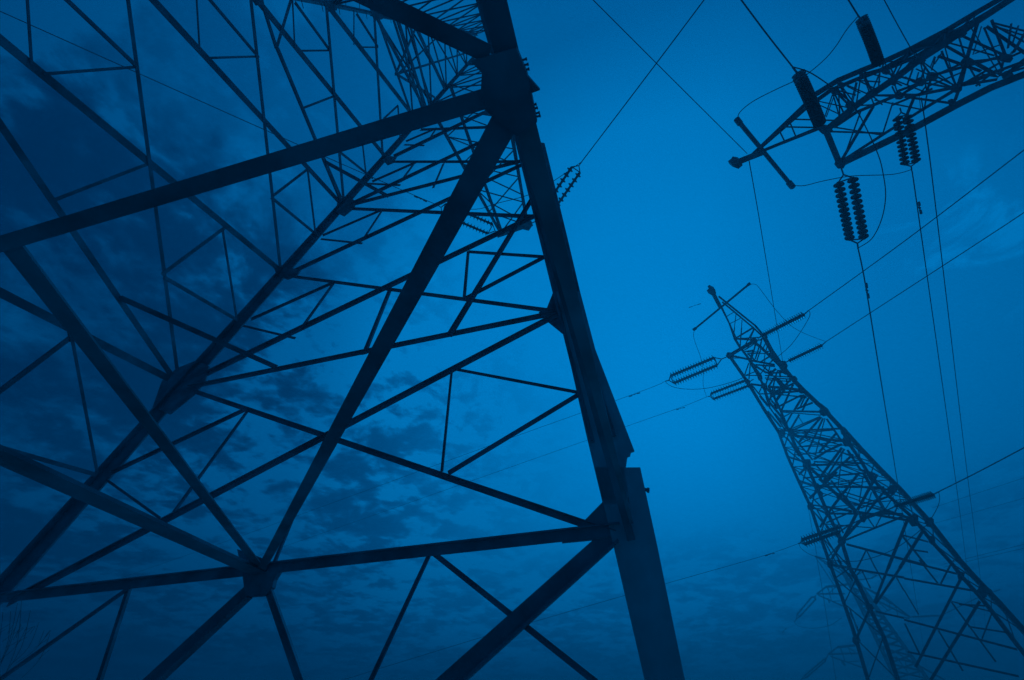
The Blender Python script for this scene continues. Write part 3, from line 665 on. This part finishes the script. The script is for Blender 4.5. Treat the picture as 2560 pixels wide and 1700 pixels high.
crop(1780, 820, 7.84, '''420 550 740 620 5; 420 590 600 590 2; 720 690 640 920 3; 750 700 725 1000 3; 790 640 1220 720 5; 860 720 1230 750 4; 860 760 1110 890 4; 650 930 860 850 2.5; 670 930 890 930 2.5; 700 500 860 650 4; 640 430 800 330 3; 680 470 960 470 2.5; 720 500 1040 500 2.5; 650 460 780 440 3
780 590 850 330 4; 850 600 920 380 3.5; 880 640 960 400 3; 690 410 720 350 3; 760 600 800 430 4; 960 660 1110 570 4; 1040 500 1020 640 2.5; 1060 440 1090 330 3; 1000 400 1050 300 3; 950 340 980 200 4; 880 240 960 230 4; 460 205 740 200 3; 460 215 760 235 3; 660 310 820 30 3; 760 180 830 20 3; 430 130 440 0 2.5; 550 370 580 0 3; 480 190 800 0 4; 480 210 960 180 2.5
1180 490 1080 500 3; 1080 460 1200 450 3; 1140 540 1260 640 4; 1190 600 1240 560 3; 780 740 950 930 5; 830 760 960 930 4; 1040 640 1000 760 3; 1120 700 1180 640 4; 1250 800 1160 880 6; 1290 830 1240 960 4; 1320 830 1340 960 5; 1340 830 1440 900 5; 800 700 1060 880 4; 960 890 1080 720 3; 1140 740 1100 880 3; 990 740 1130 870 4; 1210 880 1430 870 4
1040 930 1520 960 3; 1040 980 1540 1000 3; 1060 1010 1540 1050 3; 770 1100 990 1130 5; 1100 1150 1380 1170 6; 1480 1180 1730 1215 6; 1240 1270 1720 1240 4; 1260 1290 1850 1370 3; 1230 1250 1400 1180 6; 920 1290 1160 1290 3; 920 1280 970 1160 3; 1060 1100 1120 900 4; 1120 1130 1200 1000 5; 1180 1240 1240 960 4; 1250 970 1380 1130 6; 1290 990 1420 1140 6; 1220 960 1360 1150 5; 1460 1000 1480 1120 4
1540 1010 1420 1140 5; 1600 1080 1470 1150 5; 1520 1240 1590 1110 5; 1290 1540 1750 1310 3; 1640 1568 1800 1310 6; 1720 1568 1830 1330 4; 1800 1520 1890 1380 5; 1690 1568 1970 1470 4; 1380 1568 1510 1280 5; 1250 1450 1430 1190 5; 1240 1430 1370 1200 3; 1100 1480 1160 1300 3; 1210 1350 1300 1568 4; 1040 1160 1120 1500 4; 1110 1150 1190 1290 5; 1140 1380 1290 1560 3''')
crop(1900, 960, 6.533, '''130 40 650 100 6; 250 150 650 120 4; 250 170 760 210 2.5; 310 370 690 180 3; 560 430 700 200 6; 690 440 780 250 5; 600 410 860 300 4; 350 430 530 30 5; 420 660 520 480 4; 250 300 400 100 5; 200 160 370 90 5; 150 290 240 80 4; 190 280 330 420 4; 60 60 130 300 5; 150 310 160 400 4; 0 200 130 360 5''')
for x0, y0, x1, y1, w in CR:
    member(arf, 'diagonal_brace' if w >= 4.5 else 'lacing_bar', (fb if (x0 * 7 + y0 * 3) % 2 < 1.2 else ft)(x0, y0), fb(x1, y1), w, box=True, m=M_FAR)
for (x, y), r in (((1825, 889), 9), ((1884, 853), 9), ((1876, 901), 6), ((1900, 944), 7), ((1911, 966), 8), ((1928, 933), 6), ((1960, 967), 8), ((1932, 986), 7), ((1958, 914), 12), ((1867, 953), 7), ((2003, 975), 9), ((1930, 888), 8), ((1912, 843), 8), ((1941, 1015), 7), ((1986, 948), 8), ((2058, 1030), 11)):
    n = 7; ph = random.random()
    plate(arf, 'gusset_plate', [fb(x + r * random.uniform(.8, 1.1) * math.cos(ph + 6.283 * k / n), y + r * random.uniform(.8, 1.15) * math.sin(ph + 6.283 * k / n)) for k in range(n)], (0, 0, 1), .08, M_FAR)
# its outrigger
ouf = bpy.data.objects.new('outrigger', None); COL.objects.link(ouf); ouf.parent = pyf
ouf.location = world(fb(1805, 760)) - _pos[pyf.name]; _pos[ouf.name] = world(fb(1805, 760))
for r in nums('1797 741 1888 814 4.5; 1806 755 1884 820 4; 1803 768 1825 812 4; 1825 812 1836 845 5; 1836 845 1851 870 6; 1805 768 1842 848 3; 1888 814 1912 842 5; 1884 820 1903 838 4'):
    member(ouf, 'chord', fb(r[0], r[1]), fb(r[2], r[3]), r[4], box=True, m=M_FAR)
for r in nums('1815 792 1835 780 1.8; 1825 809 1851 796 1.8; 1840 786 1834 836 2; 1855 800 1851 866 2; 1839 845 1884 817 2.4; 1884 820 1876 850 2.4; 1839 846 1876 849 2'):
    member(ouf, 'lacing_bar', fb(r[0], r[1]), fb(r[2], r[3]), r[4], box=True, m=M_FAR)
chain(ouf, 'end_beam', fb, '1780 728 1801 768', 10, m=M_FAR)
plate(ouf, 'end_cap', [fb(*p) for p in ((1771, 719), (1776, 716), (1786, 721), (1788, 730), (1780, 736), (1769, 730), (1774, 725))], (0, 0, 1), .3, M_FAR)
# lower crossarm, also pointing towards the viewer
alf = bpy.data.objects.new('crossarm', None); COL.objects.link(alf); alf.parent = pyf
alf.location = world(PF(2180, 1330)) - _pos[pyf.name]; _pos[alf.name] = world(PF(2180, 1330))
PN = Plane([AX[0], AX[1], 0] - nf * 5.0, nf)
member(alf, 'end_beam', PN(2153, 1298), PN(2216, 1276), 9, box=True, m=M_FAR)
for a, b, w in (((2156, 1297), (2113, 1345), 6), ((2213, 1277), (2285, 1297), 5), ((2156, 1297), (2113, 1240), 4), ((2213, 1277), (2178, 1216), 6)):
    member(alf, 'chord', PN(*a), PF(*b), w, box=True, m=M_FAR)
plate(alf, 'gusset_plate', [PN(*p) for p in ((2147, 1292), (2158, 1288), (2166, 1298), (2156, 1304))], nf, .1, M_FAR); plate(alf, 'gusset_plate', [PN(*p) for p in ((2205, 1276), (2214, 1270), (2220, 1280), (2210, 1284))], nf, .1, M_FAR)
rodf = thing('jumper_rod', fb(1805, 768), 'slim jumper rod across the tip of the hazy far pylon', 'jumper rod', 'jumper rods')
bm = bmesh.new(); tube_bm(bm, [fb(1736, 823), fb(1872, 711)], pxr(fb(1805, 768), 5), 8); link('tube', bm, M_FAR, rodf)
for p, q in (((1733, 825), (1740, 820)), ((1869, 713), (1876, 708))):
    bm = bmesh.new(); tube_bm(bm, [fb(*p), fb(*q)], pxr(fb(*p), 7.5), 8); link('end_clamp', bm, M_FAR, rodf)
fz = ZPlane(KF - .15); fw_ = ZPlane(KF - .6)
SA = dict(discs=False)
string_set(fb(1822, 890), [(fz(1786, 894), fz(1676, 940)), (fz(1793, 913), fz(1684, 958))], fz(1663, 953), 17, 17, 'hazy twin insulator string left of the far pylon, the upper of two', G_STR, **SA)
string_set(fb(1884, 948), [(fz(1866, 950), fz(1777, 984)), (fz(1872, 964), fz(1782, 998))], fz(1770, 991), 14, 14, 'hazy twin insulator string left of the far pylon, just below the other', G_STR, **SA)
string_set(fb(1895, 846), pair(fz, (1905, 839), (2010, 786), .25), fz(2022, 776), 20, 20, 'hazy thick insulator string rising right from the tip of the far pylon', G_STR, **SA)
string_set(fb(1952, 912), pair(fz, (1972, 902), (2055, 863), .25), fz(2065, 854), 16, 16, 'hazy thinner insulator string right of the far pylon, below the thick one', G_STR, **SA)
zl = ZPlane(KF * .52)
PNr = lambda x, y: PN(x, y)
string_set(PN(2214, 1277), pair(PN, (2238, 1266), (2334, 1236), .2), PN(2347, 1229), 20, 17, 'hazy insulator string sticking out right of the far pylon at mid height', G_STR, **SA)
string_set(PN(2155, 1298), [(PN(2098, 1317), PN(2004, 1350)), (PN(2100, 1329), PN(2010, 1361))], PN(1996, 1359), 14, 17, 'hazy twin insulator string crossing the left legs of the far pylon at mid height', G_STR, **SA)
wire('power_line', [fz(1663, 953), fw_(1590, 983), fw_(1221, 1115), fw_(900, 1232), fw_(555, 1357), fw_(195, 1482)], 1.6, 'faint line from the upper left string of the far pylon across the centre clouds', 'power line', G_LINE)
wire('power_line', [fz(1770, 991), fw_(1700, 1019), fw_(1560, 1068), fw_(900, 1300), fw_(578, 1412), fw_(467, 1450)], 1.4, 'faint line just below another, from the second left string of the far pylon', 'power line', G_LINE)
wire('power_line', [fz(2022, 776), fw_(2265, 600), fw_(2590, 352)], 3.2, 'line from the thick hazy string up to the right edge', 'power line', G_LINE)
wire('power_line', [fz(2065, 854), fw_(2456, 600), fw_(2590, 511)], 2.8, 'line from the thinner hazy string up to the right edge', 'power line', G_LINE)
PV = Plane(PN(1996, 1359), (0.25, 1, 0)); PV2 = ZPlane(PN(2347, 1229)[2] - .2)
wire('power_line', [PN(1996, 1359), PV(1900, 1392), PV(1665, 1459), PV(1258, 1577), PV(840, 1705)], 1.3, 'faint line from the mid height left string down to the bottom edge', 'power line', G_LINE)
wire('power_line', [PN(2347, 1229), PV2(2445, 1180), PV2(2585, 1106)], 3.0, 'line from the mid height right string to the right edge', 'power line', G_LINE)
for y0, y1, w, lb in ((1270, 1188, 0.8, 'upper faint distant line at the right edge above the twin distant lines'), (1310, 1240, 0.8, 'lower faint distant line at the right edge above the twin distant lines')):
    wire('power_line', [fw_(2330, y0), fw_(2580, y1)], w, lb, 'power line', G_LINE)
wire('power_line', [fw_(2360, 1410), fw_(2450, 1388), fw_(2580, 1356)], 1.1, 'upper of the twin distant lines at the right edge near the bottom', 'power line', G_LINE)
wire('power_line', [fw_(2360, 1418), fw_(2450, 1396), fw_(2580, 1366)], 1.1, 'lower of the twin distant lines at the right edge near the bottom', 'power line', G_LINE)
wire('earth_wire', [rb(1873, 403), ZPlane(12.5)(1907, 600), ZPlane(16)(1957, 905)], 3.2, 'earth wire from the right crossarm outrigger down to the far pylon tip', 'earth wire', 'earth wires')
JW = 'jumper wires'
wire('jumper_wire', [fb(1872, 711), fz(1882, 710), fz(1893, 714), fz(1908, 733), fz(1940, 775), fz(1975, 812), fz(2010, 833), fz(2062, 853)], 1.8, 'thin jumper wire from the upper end of the slim far rod to the right', 'jumper wire', JW)
wire('jumper_wire', [fb(1736, 823), fz(1734, 840), fz(1740, 862), fz(1752, 895), fz(1758, 930), fz(1758, 962), fz(1766, 991)], 1.6, 'thin jumper wire hanging from the lower end of the slim far rod', 'jumper wire', JW)
wire('jumper_wire', [fz(2024, 778), fz(2023, 793), fz(2000, 832), fz(1975, 865), fz(1944, 892)], 2.2, 'thin jumper wire curving from the thick hazy string back to the far arm', 'jumper wire', JW)
wire('jumper_wire', [fz(1664, 955), fz(1682, 967), fz(1720, 973), fz(1770, 970), fz(1830, 955), fz(1862, 942)], 2.0, 'thin jumper wire sagging under the upper left hazy twin string', 'jumper wire', JW)
wire('jumper_wire', [PN(2347, 1231), PN(2349, 1250), PN(2342, 1272), PN(2324, 1303)], 2.0, 'short jumper wire hanging from the mid height right string', 'jumper wire', JW)
wire('jumper_wire', [PN(1997, 1360), PN(2006, 1374), PN(2035, 1390), PN(2090, 1402), PN(2160, 1400), PN(2240, 1370), PN(2318, 1312)], 1.8, 'long thin jumper wire sagging through the far pylon legs', 'jumper wire', JW)
damper(fw_(1572, 990), fw_(1600, 980), 4, 'damper on the upper faint line left of the far pylon')
damper(fw_(1690, 1023), fw_(1712, 1017), 3.2, 'damper on the lower faint line left of the far pylon')
damper(PV(1912, 1388), PV(1936, 1381), 3.2, 'damper on the faint line left of the far pylon at mid height')
damper(fb(1722, 768), fb(1752, 758), 2.6, 'tiny row of dampers beside the far pylon tip')

# ================================================================== the farthest pylon, broadside behind the legs of the far one
TP = ZPlane(16.0)(2120, 1480); nt3 = unit(np.array([TP[0], TP[1], 0]))
T0 = Plane(TP, nt3); T1 = Plane(TP + nt3 * 3.2, nt3)
py3 = thing('lattice_pylon', np.array([TP[0], TP[1], GROUND]), 'faint farthest pylon with arms to both sides, half hidden behind the far pylon legs', 'pylon', 'steel lattice pylons')
ax3 = lambda y: 2122 + (y - 1440) * 0.60
hw = lambda y: 10 + max(0, (y - 1440)) * 0.115
for s, pl in ((-1, T0), (1, T0), (-1, T1), (1, T1)):
    bm = bmesh.new(); P = [pl(ax3(y) + s * hw(y) + (0 if pl is T0 else 6), y) for y in (1425, 1480, 1560, 1650, 1790)]
    tube_bm(bm, P, [pxr(q, 5) for q in P], 4); link('leg', bm, M_FAR, py3)
ys = [1430 + i * 19 for i in range(16)]
for pl in (T0, T1):
    for y0, y1 in zip(ys, ys[1:]):
        for s in (-1, 1):
            o = 0 if pl is T0 else 6
            member(py3, 'bracing_strut', pl(ax3(y0) + s * hw(y0) + o, y0), pl(ax3(y1) - s * hw(y1) + o, y1), 3.0, box=True, m=M_FAR)
def arm3(data, w=2.6):
    e = bpy.data.objects.new('crossarm', None); COL.objects.link(e); e.parent = py3
    r0 = nums(data)[0]; e.location = world(T0(r0[0], r0[1])) - _pos[py3.name]; _pos[e.name] = world(T0(r0[0], r0[1]))
    for i, r in enumerate(nums(data)):
        member(e, 'chord' if len(r) > 4 and r[4] > 2.2 else 'lacing_bar', T0(r[0], r[1]), (T1 if i % 3 == 2 else T0)(r[2], r[3]), r[4], box=True, m=M_FAR)
arm3('2128 1460 2065 1467 6; 2065 1467 2042 1485 4; 2042 1485 2112 1484 4; 2046 1488 2110 1516 3; 2068 1468 2074 1484 2; 2080 1467 2082 1484 2; 2090 1466 2072 1484 2; 2078 1500 2070 1470 2; 2085 1503 2104 1502 2; 2070 1496 2074 1507 4')
arm3('2150 1612 2094 1618 6; 2094 1618 2070 1636 4; 2070 1636 2150 1633 4; 2076 1641 2165 1672 3; 2100 1619 2106 1635 2; 2116 1616 2138 1630 2; 2112 1652 2102 1620 2; 2120 1655 2152 1652 2; 2106 1655 2112 1662 5; 2130 1640 2120 1618 2')
arm3('2120 1446 2037 1390 3; 2037 1390 2090 1470 2; 2038 1390 2108 1428 3; 2060 1408 2076 1416 2; 2074 1430 2084 1452 2; 2075 1400 2040 1390 2; 2120 1450 2160 1428 3; 2160 1428 2192 1438 2; 2192 1438 2178 1446 4; 2178 1446 2140 1450 3')
arm3('2165 1470 2210 1492 3; 2210 1492 2274 1542 4; 2274 1542 2200 1505 4; 2180 1530 2274 1546 4; 2225 1505 2222 1528 2; 2240 1518 2244 1538 2; 2190 1480 2200 1510 2; 2200 1508 2222 1528 2; 2180 1500 2210 1495 2; 2212 1530 2240 1518 2; 2150 1462 2230 1510 3')
arm3('2230 1625 2290 1660 3; 2290 1660 2362 1700 4; 2245 1680 2362 1704 3; 2262 1645 2268 1684 2; 2290 1660 2300 1690 2; 2240 1640 2268 1680 2')
string_set(T0(2040, 1488), [(T0(2030, 1492), T0(1992, 1537)), (T0(2040, 1497), T0(2000, 1541))], T0(1986, 1555), 20, 5.5, 'very faint twin string hanging left of the farthest pylon upper arm', G_STR, **SA)
string_set(T0(2070, 1638), [(T0(2060, 1648), T0(2010, 1690)), (T0(2064, 1652), T0(2016, 1694))], T0(1995, 1704), 20, 5.5, 'very faint string at the bottom left of the farthest pylon lower arm', G_STR, **SA)
string_set(T0(2274, 1543), [(T0(2281, 1542), T0(2347, 1539))], T0(2352, 1539), 20, 7, 'dark level string right of the farthest pylon, seen through the far pylon legs', G_STR, **SA)
wire('jumper_wire', [T0(1986, 1555), T0(1994, 1564), T0(2020, 1570), T0(2050, 1569), T0(2078, 1562), T0(2104, 1544)], 1.6, 'very faint jumper wire under the farthest pylon upper arm', 'jumper wire', JW)
wire('jumper_wire', [T0(2352, 1539), T0(2395, 1518), T0(2450, 1492), T0(2500, 1474)], 2.2, 'faint wire rising right from the level string of the farthest pylon', 'jumper wire', JW)
wire('power_line', [T0(2043, 1392), T0(2020, 1266), T0(2009, 1300)][:2], 2.2, 'short faint line from the far pylon left leg to the farthest pylon top arm', 'power line', G_LINE)
wire('earth_wire', [T0(2041, 1390), T0(2060, 1500), T0(2092, 1715)], 2.4, 'thin line falling past the left of the farthest pylon to the bottom edge', 'earth wire', 'earth wires')
damper(T0(1955, 1580), T0(1965, 1568), 3, 'very faint damper left of the farthest pylon')

# ================================================================== bare shrub at the lower left corner
SP = ZPlane(3.0)(60, 1640); sn = unit(np.array([SP[0], SP[1], 0])); PS = Plane(SP, sn)
sh = thing('bare_shrub', np.array([SP[0], SP[1], GROUND]), 'bare twiggy shrub barely visible in the dark bottom left corner', 'shrub')
base = np.array([SP[0] - 1.5, SP[1], GROUND])
bm = bmesh.new(); tube_bm(bm, [base, PS(-40, 1760), PS(-10, 1690)], [.12, .09, .05], 6); link('trunk', bm, M_BARK, sh)
for i in range(10):
    x0 = random.uniform(-30, 60); y0 = random.uniform(1640, 1720)
    x1 = x0 + random.uniform(20, 90); y1 = random.uniform(1500, 1600)
    bm = bmesh.new()
    mid = PS((x0 + x1) / 2 + random.uniform(4, 14), (y0 + y1) / 2 + 8)
    tube_bm(bm, smooth([PS(x0, y0), mid, PS(x1, y1)], 4), pxr(mid, .9), 5)
    for j in range(2):
        bx = x0 + (x1 - x0) * random.uniform(.4, .8); by = y0 + (y1 - y0) * random.uniform(.4, .8)
        tube_bm(bm, [PS(bx, by), PS(bx + random.uniform(10, 35), by - random.uniform(10, 40))], pxr(mid, .9), 5)
    link('twig', bm, M_BARK, sh)

# ================================================================== evening haze
bm = bmesh.new(); bmesh.ops.create_cube(bm, size=1)
hx = 118 * U
bmesh.ops.transform(bm, matrix=Matrix.Translation((0, 0, 24)) @ Matrix.Diagonal((2 * hx, 2 * hx, 52, 1)), verts=bm.verts)
m = bpy.data.materials.new('haze'); m.use_nodes = True; nt = m.node_tree; nt.nodes.clear()
o_ = nt.nodes.new('ShaderNodeOutputMaterial'); v = nt.nodes.new('ShaderNodeVolumePrincipled'); nt.links.new(v.outputs[0], o_.inputs['Volume'])
v.inputs['Color'].default_value = (0.9, 0.95, 1.0, 1); v.inputs['Density'].default_value = 0.0068; v.inputs['Anisotropy'].default_value = 0.68
hz = link('haze', bm, m); hz['kind'] = 'stuff'
